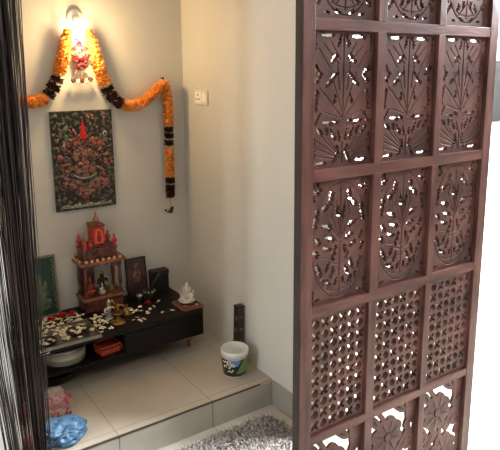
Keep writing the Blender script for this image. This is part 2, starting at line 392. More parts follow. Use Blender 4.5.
for s_ in (-1, 1):
    for k in range(6):
        a = math.radians(-38 + 24 * k)
        rel('arm', [(s_ * .096 * math.cos(a) + s_ * .008, .005 + .090 * math.sin(a), .030, .0075, -s_ * a), (s_ * .128 * math.cos(a), .005 + .12 * math.sin(a), .013, .013)], M['pic_red' if k % 2 else 'pic_brown'])
for q in [(.118, .135, .014, .014), (-.135, .235, .012, .010), (-.090, .165, .012, .024, .5), (-.086, .120, .013, .020, -.3), (-.100, .080, .008, .026, .1)]: rel('pale_leaf', [q], M['pic_grey' if q[2] == .014 or q[3] == .026 else 'pic_green'])
MB().ball((.118, -.024, .135), (.007, .004, .007), 2).build('leaf_eye', M['dark'], pic)
for q in [(.094, -.085, .019, .019), (-.035, -.145, .026, .015), (-.01, -.200, .024, .013), (.030, .025, .016, .020), (-.030, .025, .016, .020), (-.125, .015, .018, .014), (.130, -.012, .018, .011, .6), (.0, -.02, .02, .013), (-.075, -.035, .016, .014), (.07, .02, .017, .015)]: rel('red_medallion', [q], M['pic_red'])
rel('bottom_border', [(0, -.243, .15, .004)] + [(x * .021, -.236 + .004 * math.sin(x * 2.1), .011, .008) for x in range(-6, 7)], M['pic_grey'])
rel('belt', [(x * .011, -.075 - .02 * (1 - (x / 5) ** 2), .0075, .005) for x in range(-5, 6)], M['pic_grey'])
rel('garland_line', [(x * .011, -.108 - .018 * (1 - (x / 6) ** 2), .0075, .004) for x in range(-6, 7)], M['pic_green'])
sc = MB(); rr = random.Random(3)
for k in range(190):
    x = rr.uniform(-.152, .152); z = rr.uniform(-.225, .25)
    if abs(x) < .085 and z < .13: continue
    sc.ball((x, -.0195, z), (rr.uniform(.004, .013), .004, rr.uniform(.003, .008)), 1, Matrix.Rotation(rr.uniform(0, 3), 3, 'Y'))
sc.build('foliage_relief', mat('print_leaf', srgb(92, 98, 84), .5, col2=srgb(164, 98, 88), scale=26, lo=.46, hi=.54), pic)['kind'] = 'stuff'

# ------------------------------------------------------------------ garlands
def catmull(pts, n=12):
    P = [Vector(p) for p in pts]; P = [P[0] * 2 - P[1]] + P + [P[-1] * 2 - P[-2]]; out = []
    for i in range(1, len(P) - 2):
        for k in range(n):
            t = k / n; a, b, c, d = P[i - 1:i + 3]
            out.append(.5 * ((2 * b) + (c - a) * t + (2 * a - 5 * b + 4 * c - d) * t * t + (3 * b - a - 3 * c + d) * t ** 3))
    out.append(P[-2]); return out
def resample(pts, step):
    out = [pts[0]]; acc = 0
    for a, b in zip(pts, pts[1:]):
        L = (b - a).length
        while acc + L >= step:
            t = (step - acc) / L; a = a.lerp(b, t); out.append(a); L = (b - a).length; acc = 0
        acc += L
    return out
def fluff(name, path, r, m, parent, seed=1, dens=22, psize=.0085, step=.0045):
    rr = random.Random(seed); P = resample(path, step); b = MB()
    b.tube(P, r * .55, 8)
    for i in range(len(P) - 1):
        t = (P[i + 1] - P[i]).normalized(); ref = Vector((0, 1, 0)); a = (ref - t * ref.dot(t)).normalized(); c = t.cross(a)
        for k in range(dens):
            an = 2 * PI * (k + rr.random()) / dens; o = a * math.cos(an) + c * math.sin(an)
            side = t.cross(o); tilt = rr.uniform(-.9, .9)
            d = (o + t * tilt * .7).normalized(); rad = r * rr.uniform(.82, 1.08)
            s2 = (side + t * rr.uniform(-.6, .6)).normalized() * psize * rr.uniform(.5, .8)
            p0 = P[i] + o * r * .45; p1 = P[i] + o * r * .45 + d * (rad - r * .45)
            p1 = P[i] + (p1 - P[i]).normalized() * rad
            if p1.y > YB - .003 or p0.y > YB - .003: continue
            q = [p0 - s2 * .4, p1 - s2, p1 + d * .002, p1 + s2, p0 + s2 * .4]
            if max(x.y for x in q) > YB - .002: continue
            b.face(q)
    return b.build(name, m, parent, recalc=False)
M['marigold'] = mat('orange_marigold', srgb(255, 196, 104), 0.8, col2=srgb(255, 160, 66), scale=60)
M['marigold'].node_tree.nodes['Principled BSDF'].inputs['Subsurface Weight'].default_value = .35
M['marigold'].node_tree.nodes['Principled BSDF'].inputs['Subsurface Radius'].default_value = (.02, .01, .004)
M['maroon'] = mat('maroon_flower', srgb(84, 20, 22), 0.8, col2=srgb(34, 36, 22), scale=30, lo=.45, hi=.55)
M['tassel'] = mat('green_maroon_tassel', srgb(90, 60, 40), 0.8, col2=srgb(50, 24, 26), scale=60)
M['twine'] = mat('garland_twine', srgb(190, 170, 140), 0.8)
GY = YB - .040
def gp(x, z): return Vector((x, GY, z))
ga = thing('marigold_garland', 'orange garland strand sloping left from the lamp and behind the curtain', 'garland', (0, 0, 0))
gb = thing('marigold_garland', 'orange garland strand looping right from the lamp and hanging down near the corner', 'garland', (0, 0, 0))
ga.location = (.933, GY, 1.673); gb.location = (1.054, GY, 1.666)
def sub(path, z): return [p - z for p in path]
def garland(root, pts, secs, seed):
    # secs: list of (t0,t1,kind,r) along the resampled path
    base = root.location.copy(); P = resample(catmull(pts, 16), .004); n = len(P) - 1
    tw = MB().tube(P[::4], .004, 6).build('twine', M['twine'], root); tw.location = -base
    for q, (a, b_, kind, r) in enumerate(secs):
        seg = P[int(a * n):int(b_ * n) + 1]
        if kind == 'o':
            o = fluff('marigold_run', seg, r, M['marigold'], root, seed + q)
        else:
            o = fluff('maroon_cluster', seg, r, M['maroon'], root, seed + q, 18, .013, .005)
        o.location = -base
garland(ga, [gp(.945, 1.712), gp(.915, 1.60), gp(.881, 1.49), gp(.840, 1.415), gp(.794, 1.374), gp(.70, 1.365), gp(.60, 1.40), gp(.50, 1.46), gp(.43, 1.54)],
        [(0, .05, 'o', .024), (.045, .29, 'o', .033), (.305, .335, 'm', .032), (.35, .39, 'm', .034), (.405, .435, 'm', .031), (.45, .98, 'o', .030)], 11)
garland(gb, [gp(1.040, 1.712), gp(1.078, 1.58), gp(1.110, 1.465), gp(1.150, 1.385), gp(1.205, 1.338), gp(1.27, 1.330), gp(1.34, 1.356), gp(1.41, 1.408), gp(1.448, 1.436), gp(1.466, 1.40), gp(1.474, 1.30), gp(1.472, 1.0), gp(1.470, .742)],
        [(0, .035, 'o', .024), (.032, .205, 'o', .033), (.215, .235, 'm', .034), (.245, .268, 'm', .033), (.278, .30, 'm', .031), (.308, .545, 'o', .030), (.55, .668, 'o', .029), (.674, .695, 'm', .026), (.70, .722, 'm', .026), (.728, .75, 'm', .026),
         (.757, .876, 'o', .026), (.882, .905, 'm', .027), (.91, .935, 'm', .027), (.94, .962, 'm', .026)], 31)
b = MB(); rr = random.Random(9)
for k in range(16):
    a = rr.uniform(0, 2 * PI); rad = rr.uniform(.005, .034); b.ball((rad * math.cos(a), rad * math.sin(a) * .5, -.940 + rr.uniform(-.014, .014)), (.009, .009, .007), 1)
b.tube([(0, 0, -.88), (0, 0, -.945)], .002)
to = b.build('tassel', M['tassel'], gb); to.location = (1.469 - 1.054, 0, 0)
MB().lathe([(.004, 0), (.004, .02), (.007, .022), (.007, .026)], n=8, mat4=Matrix.Translation((1.455 - 1.054, .040, 1.470 - 1.666)) @ ry).build('nail', M['dark'], gb)

# central hanging ornament
orn = thing('door_ornament', 'small red and green hanging ornament with white flowers between the two garland ends', 'ornament', (.996, GY, 1.67))
M['orn_red'] = mat('ornament_red', srgb(214, 30, 44), .5); M['orn_pink'] = mat('ornament_pink', srgb(236, 50, 96), .5)
M['orn_green'] = mat('ornament_green', srgb(50, 84, 44), .7, col2=srgb(96, 28, 28), scale=70, lo=.45, hi=.55)
M['orn_white'] = mat('ornament_white', srgb(232, 220, 196), .6)
M['orn_dark'] = mat('ornament_dark_red', srgb(96, 20, 26), .6)
MB().tube([(0, 0, .03), (0, 0, -.2)], .0018).build('cord', M['twine'], orn)
MB().lathe([(.004, .010), (.020, .002), (.022, -.006), (.012, -.014)], n=14).build('cap', M['orn_pink'], orn)
MB().lathe([(.008, -.014), (.016, -.03), (.03, -.038), (.044, -.043), (.046, -.05), (.04, -.053)], n=20, sq=.6).build('bell_top', M['orn_red'], orn)
b = MB()
for k in range(40): a = rr.uniform(0, 2 * PI); b.ball((.036 * math.cos(a), .022 * math.sin(a), rr.uniform(-.085, -.055)), rr.uniform(.006, .010), 1)
b.build('leaf_ring', M['orn_green'], orn)
b = MB()
for k in range(9): a = 2 * PI * k / 9; b.ball((.042 * math.cos(a), .026 * math.sin(a), -.069 + .006 * math.sin(k * 2.4)), (.008, .006, .008), 1)
b.build('white_flower_ring', M['orn_white'], orn)
MB().lathe([(.036, -.082), (.040, -.092), (.034, -.104), (.014, -.108)], n=18, sq=.6).build('lower_band', M['orn_red'], orn)
b = MB()
for k in range(26): a = rr.uniform(0, 2 * PI); rd = rr.uniform(.0, .028); b.ball((rd * math.cos(a), rd * .6 * math.sin(a), rr.uniform(-.145, -.11)), rr.uniform(.007, .011), 1)
b.build('dark_bloom', M['orn_dark'], orn)
for k, (dx, dz, mm) in enumerate(((-.042, -.205, 'orn_green'), (-.018, -.212, 'orn_white'), (.004, -.206, 'orn_dark'), (.026, -.21, 'orn_white'), (.046, -.200, 'orn_green'))):
    t = MB().tube([(dx * .25, 0, -.14), (dx * .7, 0, -.17), (dx, 0, dz + .01)], .0013, 5).build('thread', M['orn_white'], orn)
    b = MB()
    for q in range(6): b.ball((dx + .008 * math.cos(q), .006 * math.sin(q * 1.3), dz + .007 * math.sin(q)), .007, 1)
    b.build('thread_bud', M[mm], t)

# ------------------------------------------------------------------ low black table
TZ = .260; TY = 2.572; TX0, TX1 = .425, 1.447; TB = .118
M['caster'] = mat('copper_metal', srgb(196, 130, 104), .4, metal=.4)
M['blackwood'] = mat('black_brown_wood', srgb(20, 14, 13), 0.42, col2=srgb(13, 9, 9), scale=8, stretch=(1, 6, 6))
M['blackwood'].node_tree.nodes['Principled BSDF'].inputs['Specular IOR Level'].default_value = .22
tab = thing('low_table', 'low black wooden altar table with an open shelf and a drawer block on casters', 'table', (0.94, 2.78, 0))
def tb(x0, x1, y0, y1, z0, z1, name, par=tab, bev=.002, m=None): return MB().box(x0 - .94, x1 - .94, y0 - 2.78, y1 - 2.78, z0, z1, bev=bev).build(name, m or M['blackwood'], par)
tb(TX0, TX1, TY, YB - .005, TZ - .022, TZ, 'tabletop')
tb(TX0, TX1, TY + .004, YB - .008, TB, TB + .018, 'shelf')
tb(TX0, TX0 + .02, TY + .004, YB - .008, TB + .018, TZ - .022, 'side_panel')
tb(TX0 + .02, 1.0, YB - .03, YB - .01, TB + .018, TZ - .022, 'back_panel')
tb(1.0, TX1, TY + .012, YB - .008, TB + .018, TZ - .022, 'drawer_block')
tb(1.004, TX1 - .001, TY + .002, TY + .012, TB + .012, TZ - .025, 'drawer_front')
for x, y in ((1.427, 2.700), (.50, 2.71), (1.420, 2.93), (.50, 2.93)):
    c = MB().box(x - .952, x - .928, y - 2.79, y - 2.77, .045, TB + .001, bev=.002).build('caster_bracket', M['caster'], tab)
    MB().lathe([(.020, -.009), (.023, -.006), (.023, .006), (.020, .009)], c=(x - .94, y - 2.78, .0235), n=16, mat4=Matrix.Rotation(PI / 2, 4, 'Y')).build('caster_wheel', M['caster'], c)

# ------------------------------------------------------------------ wooden shrine
SX0, SX1, SY0, SY1 = .902, 1.130, 2.862, 2.996
M['shr'] = mat('reddish_carved_wood', srgb(112, 62, 44), 0.4, col2=srgb(58, 32, 26), scale=45, lo=.42, hi=.6, bump=.5, bscale=120)
M['shr_l'] = mat('light_carved_wood', srgb(160, 108, 78), 0.45, col2=srgb(120, 74, 52), scale=30)
M['shr_red'] = mat('red_painted_wood', srgb(206, 62, 44), 0.4, col2=srgb(150, 40, 34), scale=50)
M['bead'] = mat('pale_bead', srgb(206, 158, 120), .4)
M['brass'] = mat('brass', srgb(160, 124, 70), 0.3, metal=1.0)
M['silver'] = mat('silver_metal', srgb(205, 202, 196), 0.3, metal=.9)
sx, sy = (SX0 + SX1) / 2, (SY0 + SY1) / 2
shr = thing('wooden_shrine', 'small carved wooden temple with four posts and a tiered red top on the black table', 'shrine', (sx, sy, TZ))
hw, hd = .112, .066
def sb(x0, x1, y0, y1, z0, z1, name, m='shr', bev=.002): return MB().box(x0, x1, y0, y1, z0, z1, bev=bev).build(name, M[m], shr)
sb(-hw + .008, hw - .008, -hd + .006, hd - .003, 0, .058, 'plinth')
sb(-hw - .004, hw + .004, -hd - .004, hd, .058, .070, 'plinth_ledge', 'shr_l')
sb(-hw + .006, hw - .006, -hd + .006, hd - .004, .070, .078, 'inner_floor')
for px in (-hw + .018, hw - .018):
    for py in (-hd + .014, hd - .014):
        MB().lathe([(.011, .078), (.012, .088), (.007, .096), (.009, .12), (.011, .15), (.009, .18), (.007, .20), (.011, .212), (.012, .232)], c=(px, py, 0), n=12).build('post', M['shr'], shr)
# scalloped arches front and sides
def arch(w, z0, z1, n=5):
    pts = [(-w, z1), (w, z1), (w, z0)]
    for k in range(n):
        for q in range(5):
            a = PI * q / 4; cx = w - (2 * k + 1) * w / n; zc = z0 + (z1 - z0) * .75 * math.sin(PI * (k + .5) / n)
            pts.append((cx + w / n * .95 * math.cos(a) , zc + w / n * .5 * math.sin(a)))
    pts.append((-w, z0)); return pts
MB().prism(arch(hw - .026, .188, .232), .006, -hd + .011).build('front_arch', M['shr'], shr)
sa = MB().prism(arch(hd - .022, .195, .232, 3), .006, -.003)
for v in sa.bm.verts: v.co = Vector((-hw + .018 + v.co.y, v.co.x, v.co.z))
sa.build('side_arch', M['shr'], shr)
sb(-hw + .012, -.01, hd - .014, hd - .006, .078, .232, 'back_panel')
sb(-hw - .012, hw + .012, -hd - .012, hd + .002, .232, .246, 'roof_slab', 'shr_l', .003)
sb(-hw - .004, hw + .004, -hd - .004, hd, .246, .254, 'roof_moulding')
for k in range(7): MB().ball((-.092 + k * .0306, -hd - .006, .252), (.009, .007, .009), 2).build('bead', M['bead'], shr)
for k in range(3): MB().ball((-hw - .006, -hd + .02 + k * .046, .252), (.007, .009, .009), 2).build('bead', M['bead'], shr)
sb(-hw + .018, hw - .03, -hd + .012, hd - .006, .254, .300, 'upper_tier', 'shr')
sb(-hw + .014, hw - .026, -hd + .008, hd - .004, .296, .306, 'upper_tier_ledge', 'shr')
nx0 = -.004
sb(nx0 - .048, nx0 + .048, -hd + .022, hd - .01, .306, .320, 'tower_base', 'shr')
sb(nx0 - .030, nx0 + .030, -hd + .03, hd - .014, .320, .405, 'tower', 'shr_red')
MB().prism([(nx0 - .022, .325), (nx0 + .022, .325), (nx0 + .022, .37), (nx0 + .015, .388), (nx0, .396), (nx0 - .015, .388), (nx0 - .022, .37)], .006, -hd + .025).build('arched_niche', mat('orange_red_paint', srgb(236, 92, 58), .45), shr)
b = MB().ball((nx0, -hd + .024, .352), (.013, .005, .022)).ball((nx0, -hd + .024, .378), (.008, .005, .009))
b.build('niche_figure', mat('niche_dark_red', srgb(140, 30, 30), .5), shr)
sb(nx0 - .035, nx0 + .035, -hd + .026, hd - .012, .405, .413, 'tower_cap', 'shr')
def finial(x, y, z, s, m, nm='finial'):
    MB().lathe([(.010 * s, 0), (.014 * s, .006 * s), (.008 * s, .012 * s), (.019 * s, .026 * s), (.020 * s, .034 * s), (.010 * s, .046 * s), (.006 * s, .052 * s), (.010 * s, .058 * s), (.003 * s, .070 * s), (.001, .080 * s)], c=(x, y, z), n=14).build(nm, M[m], shr)
finial(nx0, -.005, .413, .80, 'shr_l')
for x, y, s_ in ((-hw + .026, -hd + .02, .78), (hw - .038, -hd + .02, .78), (-.058, -hd + .014, .62), (hw - .038, hd - .018, .78), (-hw + .026, hd - .018, .78)): finial(x, y, .306, s_, 'shr_red')

shr.scale = (1, 1, 1.12)
# figures inside the shrine (stand on its inner floor)
def figurine(name, label, loc, h, m, parts_m=None, seated=False, halo=False):
    t = thing(name, label, 'figurine', loc); s = h / .1
    b = MB()
    if seated:
        b.ball((0, 0, .016 * s), (.030 * s, .022 * s, .014 * s)); b.ball((0, 0, .040 * s), (.019 * s, .014 * s, .024 * s))
        b.ball((-.018 * s, -.006 * s, .018 * s), (.018 * s, .012 * s, .009 * s)); b.ball((.018 * s, -.006 * s, .018 * s), (.018 * s, .012 * s, .009 * s))
    else:
        b.lathe([(.018 * s, 0), (.016 * s, .01 * s), (.011 * s, .03 * s), (.013 * s, .045 * s), (.016 * s, .058 * s), (.008 * s, .068 * s)], n=14)
    b.tube([(-.016 * s, 0, .058 * s), (-.026 * s, -.006 * s, .042 * s), (-.016 * s, -.018 * s, .036 * s)], [.006 * s, .005 * s, .004 * s], 7)
    b.tube([(.016 * s, 0, .058 * s), (.026 * s, -.006 * s, .042 * s), (.02 * s, -.014 * s, .058 * s)], [.006 * s, .005 * s, .004 * s], 7)
    b.ball((0, 0, .076 * s), (.010 * s, .010 * s, .012 * s)); b.tube([(0, 0, .064 * s), (0, 0, .072 * s)], .005 * s)
    b.build('body', m, t)
    MB().lathe([(.011 * s, .082 * s), (.009 * s, .09 * s), (.004 * s, .098 * s), (.001, .104 * s)], n=12).build('crown', parts_m or m, t)
    MB().lathe([(.024 * s, -.0), (.024 * s, .004 * s), (.02 * s, .006 * s)], n=16).build('pedestal', parts_m or m, t)
    return t
M['figred'] = mat('painted_red_figure', srgb(176, 72, 54), .5, var=.4, scale=60)
M['figdark'] = mat('dark_bronze', srgb(70, 52, 40), .4, metal=.6)
zf = TZ + .078 * 1.12
figurine('silver_figurine', 'bright silver standing figurine at the front of the wooden shrine', (.992, 2.752, TZ), .100, M['silver'])
figurine('silver_figurine', 'small silver figurine beside the red flower on the shrine floor', (1.010, 2.885, zf), .060, M['silver'], seated=True)
figurine('painted_figurine', 'reddish painted seated figurine inside the left side of the shrine', (.955, 2.915, zf), .090, M['figred'], M['brass'], seated=True)
figurine('bronze_figurine', 'dark bronze figurine at the back middle of the shrine', (1.035, 2.950, zf), .105, M['figdark'], M['brass'])
figurine('brass_figurine', 'tiny pale brass seated figurine inside the right side of the shrine', (1.070, 2.900, zf), .055, M['brass'], seated=True)

# ------------------------------------------------------------------ framed pictures, box, incense
M['gframe'] = mat('silvered_frame', srgb(140, 136, 116), .4, metal=.3, var=.3, scale=80)
M['gpic'] = mat('green_print', srgb(16, 66, 52), .35, col2=srgb(34, 58, 48), scale=10)
M['gpale'] = mat('pale_green_print', srgb(104, 116, 92), .4, col2=srgb(60, 76, 60), scale=40)
def frame_thing(name, label, x0, x1, y, h, lean, fw, mf, mp):
    t = thing(name, label, 'picture', ((x0 + x1) / 2, y, TZ + .001)); t.rotation_euler.x = -lean; hw_ = (x1 - x0) / 2
    t.location.z += .0
    MB().box(-hw_, hw_, .008, .014, 0, h, bev=.001).build('backing', M['dark'], t)
    b = MB(); b.box(-hw_, -hw_ + fw, 0, .012, 0, h, bev=.002); b.box(hw_ - fw, hw_, 0, .012, 0, h, bev=.002); b.box(-hw_, hw_, 0, .012, 0, fw, bev=.002); b.box(-hw_, hw_, 0, .012, h - fw, h, bev=.002)
    b.build('frame', mf, t)
    p = MB().box(-hw_ + fw, hw_ - fw, .005, .009, fw, h - fw).build('print', mp, t)
    return t, hw_, p
t, q, p = frame_thing('framed_picture', 'framed green picture leaning on the wall at the left end of the table', .615, .803, 2.945, .320, .13, .010, M['gframe'], M['gpic'])
b = MB().ball((.0, .004, .20), (.022, .003, .030)).ball((0, .004, .13), (.045, .003, .05)).ball((0, .004, .07), (.06, .003, .04)).ball((.03, .004, .15), (.012, .003, .04))
b.build('seated_figure_print', M['gpale'], t)
b = MB()
for k in range(20): b.ball((q - .016 - .004 * (k % 2), .003, .04 + k * .0135), (.004, .003, .004), 1)
for k in range(9): b.ball((q - .03 - k * .016, .003, .31), (.003, .002, .003), 1)
b.build('flower_garland_print', M['pic_grey'], t)
t, q, p = frame_thing('framed_picture', 'small black-framed dark picture leaning on the wall right of the shrine', 1.178, 1.300, 2.940, .222, .12, .008, M['dark'], mat('dark_print', srgb(52, 38, 36), .35, col2=srgb(96, 48, 46), scale=16, lo=.45, hi=.7))
b = MB().ball((0, .004, .12), (.024, .003, .045)).ball((0, .004, .18), (.012, .003, .016)); b.build('standing_figure_print', M['pic_brown'], t)
bx = thing('black_box', 'plain upright black box standing against the wall at the table corner', 'box', (1.378, 2.965, TZ))
MB().box(-.050, .050, -.028, .028, 0, .098, bev=.002).build('body', M['dark'], bx)
MB().box(-.052, .052, -.030, .030, .098, .125, bev=.002).build('lid', M['dark'], bx)
inc = thing('incense_holder', 'dark small pot holding a thick black stick beside the black box', 'incense holder', (1.268, 2.862, TZ))
MB().lathe([(.022, 0), (.026, .004), (.030, .022), (.034, .046), (.028, .058), (.024, .056)], n=20).build('pot', mat('dark_pewter', srgb(66, 62, 58), .35, metal=.7), inc)
MB().tube([(.0, 0, .02), (.030, .010, .085), (.085, .018, .150)], [.006, .007, .006], 10).build('stick', M['dark'], inc)
b = MB()
for k in range(9): a = 2 * PI * k / 9; b.ball((.030 * math.cos(a), .030 * math.sin(a), .052), .006, 1)
b.build('rim_beads', M['silver'], inc)
tin = thing('small_tin', 'little dark tin with silver lid in front of the black-framed picture', 'tin', (1.215, 2.872, TZ))
MB().lathe([(.018, 0), (.018, .030)], n=18).build('tin_body', M['dark'], tin); MB().lathe([(.019, .030), (.019, .038), (.015, .040)], n=18).build('lid', M['silver'], tin)

# ------------------------------------------------------------------ white idol on its tray
M['idol'] = mat('white_marble_figure', srgb(214, 208, 192), .5, var=.18, scale=60)
M['red_tray'] = mat('reddish_brown_wood', srgb(112, 62, 50), .5, var=.35, scale=30)
ix, iy = 1.400, 2.668
tr = thing('wooden_tray', 'small square reddish wooden tray under the white idol at the table corner', 'tray', (ix + .001, iy - .004, TZ))
MB().box(-.060, .060, -.068, .068, 0, .006, bev=.001).build('tray_base', M['red_tray'], tr)
b = MB(); b.box(-.062, .062, -.070, -.063, 0, .012, bev=.001); b.box(-.062, .062, .063, .070, 0, .012, bev=.001); b.box(-.062, -.055, -.07, .07, 0, .012, bev=.001); b.box(.055, .062, -.07, .07, 0, .012, bev=.001)
b.build('tray_rim', mat('tray_edge', srgb(130, 84, 66), .5), tr)
idol = thing('elephant_god_idol', 'white seated elephant-headed god figurine on the little tray', 'figurine', (ix + .008, iy + .015, TZ + .0065), math.radians(-32)); idol.scale = (.92, .92, 1.05)
b = MB()
b.ball((0, 0, .012), (.046, .034, .013), 3); b.ball((0, 0, .040), (.027, .023, .026), 3)
b.ball((-.026, -.012, .022), (.024, .014, .011), 3, Matrix.Rotation(.3, 3, 'Z')); b.ball((.026, -.012, .022), (.024, .014, .011), 3, Matrix.Rotation(-.3, 3, 'Z'))
b.ball((0, -.002, .074), (.017, .016, .016), 3); b.ball((-.019, .002, .075), (.010, .004, .014), 2); b.ball((.019, .002, .075), (.010, .004, .014), 2)
b.tube([(0, -.016, .074), (-.002, -.024, .060), (-.004, -.027, .048), (.004, -.026, .040), (.012, -.025, .042)], [.008, .007, .006, .005, .004], 8)
for s in (-1, 1):
    b.tube([(s * .022, 0, .056), (s * .038, -.002, .046), (s * .040, -.012, .062)], [.008, .007, .006], 8)
    b.tube([(s * .020, 0, .052), (s * .034, -.010, .034), (s * .026, -.022, .034)], [.008, .007, .006], 8)
    b.ball((s * .040, -.013, .068), .007, 2)
io = b.build('body', M['idol'], idol)
rm = io.modifiers.new('join', 'REMESH'); rm.mode = 'VOXEL'; rm.voxel_size = .0022; rm.use_smooth_shade = True
MB().lathe([(.014, .084), (.015, .090), (.011, .098), (.006, .108), (.001, .113)], n=16).build('crown', M['idol'], idol)
lb = thing('brass_bowl', 'tiny round brass bowl at the front corner of the idol tray', 'bowl', (1.366, 2.622, TZ + .0065))
MB().lathe([(.006, 0), (.011, .004), (.013, .010), (.011, .014), (.004, .016)], n=16).build('bowl', M['brass'], lb)
lb = thing('brass_bowl', 'second tiny metal bowl on the right side of the idol tray', 'bowl', (1.436, 2.624, TZ + .0065))
MB().lathe([(.005, 0), (.009, .003), (.010, .008), (.008, .009)], n=16).build('bowl', M['silver'], lb)

# ------------------------------------------------------------------ brass lamp in the middle front
br = thing('brass_oil_lamp', 'brass oil lamp with a peacock stem at the front edge of the table', 'oil lamp', (1.008, 2.668, TZ))
MB().lathe([(.038, 0), (.040, .004), (.034, .010), (.014, .016), (.009, .024), (.013, .030), (.008, .036), (.010, .042), (.026, .050), (.030, .058), (.027, .060), (.010, .056)], n=24).build('foot_and_bowl', M['brass'], br)
MB().tube([(0, 0, .055), (0, 0, .085)], [.006, .004], 8).build('stem', M['brass'], br)
b = MB().ball((0, 0, .092), (.014, .008, .012)).tube([(-.008, 0, .097), (-.018, 0, .112), (-.026, 0, .122)], [.006, .004, .003], 7).ball((-.029, 0, .124), (.006, .004, .004)).tube([(.010, 0, .094), (.026, 0, .090), (.042, 0, .074), (.050, 0, .062)], [.005, .005, .004, .002], 7)
b.build('bird', M['brass'], br)
MB().tube([(.026, 0, .056), (.04, -.006, .060), (.048, -.010, .066)], [.006, .005, .003], 7).build('spout', M['brass'], br)
bb = thing('brass_bell', 'little brass hand bell standing right of the brass lamp', 'bell', (1.082, 2.735, TZ))
MB().lathe([(.022, 0), (.020, .008), (.014, .020), (.010, .028), (.004, .032), (.003, .052), (.006, .056), (.002, .062)], n=18).build('bell_body', M['brass'], bb)

# ------------------------------------------------------------------ tray, plates, dishes
M['steel'] = mat('worn_steel', srgb(150, 146, 132), .35, metal=.8, var=.25, scale=25)
M['enamel'] = mat('grey_white_enamel', srgb(168, 164, 146), .4, var=.15, scale=20)
M['orangered'] = mat('orange_plastic', srgb(176, 66, 42), .6)
st = thing('steel_tray', 'long steel tray of flowers on the front left edge of the table', 'tray', (.665, 2.675, TZ))
b = MB().box(-.215, .215, -.115, .10, 0, .003); 
b.box(-.218, .218, -.118, -.113, 0, .016, bev=.001); b.box(-.218, .218, .098, .103, 0, .016, bev=.001); b.box(-.218, -.213, -.118, .103, 0, .016, bev=.001); b.box(.213, .218, -.118, .103, 0, .016, bev=.001)
b.build('tray_body', M['steel'], st)
MB().tube([(-.06 + .028 * math.cos(a), -.121 - .003, -.004 + .007 * math.sin(a) + .004) for a in [2 * PI * k / 20 for k in range(21)]], .0022, 6).build('handle', M['chrome'], st)
for (x, y, r_, l) in ((.640, 2.635, .050, 'shallow black dish with flowers at the left end of the steel tray'), (.800, 2.665, .055, 'shallow black dish with flowers at the right end of the steel tray')):
    p = thing('black_dish', l, 'dish', (x, y, TZ + .0035))
    MB().lathe([(.6 * r_, 0), (.95 * r_, .012), (r_, .016), (.93 * r_, .014), (.55 * r_, .004)], n=28).build('dish_body', M['dark'], p)
zs = TB + .0185
dish = thing('enamel_basin', 'pale round ribbed metal container on the open shelf under the tray', 'container', (.735, 2.700, zs))
MB().lathe([(.094, 0), (.100, .003), (.100, .028), (.104, .031), (.100, .034), (.106, .064), (.110, .067)], n=40).build('container_body', M['enamel'], dish)
MB().lathe([(.112, .067), (.112, .074), (.104, .079), (.0, .082)], n=40).build('lid', M['steel'], dish)
cr = thing('orange_basket', 'bright orange plastic basket on the shelf beside the round container', 'basket', (.935, 2.650, zs), math.radians(8))
cr.scale = (.92, .8, .8)
b = MB(); b.box(-.055, .055, -.05, .05, 0, .004, bev=.001)
for k in range(2): b.box(-.058, .058, -.053, .053, .026 + k * .02, .034 + k * .02)
b2 = MB()
def ring(bm_, hw_, hd_, z0, z1, t_):
    bm_.box(-hw_, hw_, -hd_, -hd_ + t_, z0, z1); bm_.box(-hw_, hw_, hd_ - t_, hd_, z0, z1); bm_.box(-hw_, -hw_ + t_, -hd_, hd_, z0, z1); bm_.box(hw_ - t_, hw_, -hd_, hd_, z0, z1)
b.bm.free(); b = MB(); b.box(-.052, .052, -.048, .048, 0, .004, bev=.001); ring(b, .055, .05, .0, .030, .003); ring(b, .060, .055, .046, .056, .004)
for k in range(9): b.box(-.056 + k * .0137, -.053 + k * .0137, -.053, -.050, .03, .046); b.box(-.056 + k * .0137, -.053 + k * .0137, .050, .053, .03, .046)
b.build('basket_body', M['orangered'], cr); b2.bm.free()
MB().tube([(.050, -.0555, .050), (.060, -.062, .040), (.060, -.062, .018), (.050, -.055, .010)], .003, 6).build('basket_handle', M['orangered'], cr)
bas = thing('dark_basin', 'dark round basin pushed under the table', 'basin', (.690, 2.775, 0))
MB().lathe([(.075, 0), (.10, .02), (.112, .055), (.116, .06), (.110, .056), (.09, .02), (.07, .004)], n=36).build('basin_body', mat('dark_grey_metal', srgb(34, 33, 31), .35, metal=.6), bas)

# ------------------------------------------------------------------ flowers
M['petal_white'] = mat('white_petals', srgb(226, 218, 190), .6, var=.12, scale=40)
M['petal_red'] = mat('red_petals', srgb(190, 22, 34), .6, var=.35, scale=60)
M['leafg'] = mat('green_leaf', srgb(52, 78, 40), .6)
def blossom_mesh(seed, n=5, s=.011, name='white_blossom'):
    r_ = random.Random(seed); b = MB()
    for k in range(n):
        a = 2 * PI * k / n + r_.uniform(-.2, .2); L = s * r_.uniform(.8, 1.15); wd = s * .38
        d = Vector((math.cos(a), math.sin(a), 0)); q = Vector((-d.y, d.x, 0)); up = r_.uniform(.001, .006)
        b.face([Vector((0, 0, .002)), d * L * .5 - q * wd + Vector((0, 0, up)), d * L + Vector((0, 0, up * .6)), d * L * .5 + q * wd + Vector((0, 0, up))])
    b.ball((0, 0, .003), .0022, 1); b.tube([(0, 0, .003), (0, 0, .0008)], .0015, 5)
    me = bpy.data.meshes.new(name); b.bm.to_mesh(me); b.bm.free(); me.materials.append(M['petal_white']); return me
BM = [blossom_mesh(k, 5 if k < 4 else 4) for k in range(6)]
rr = random.Random(21); placed = []
avoid = [(.640, 2.635, .0), (1.008, 2.668, .045), (1.055, 2.94, .12), (.992, 2.752, .03), (1.4, 2.665, .08)]
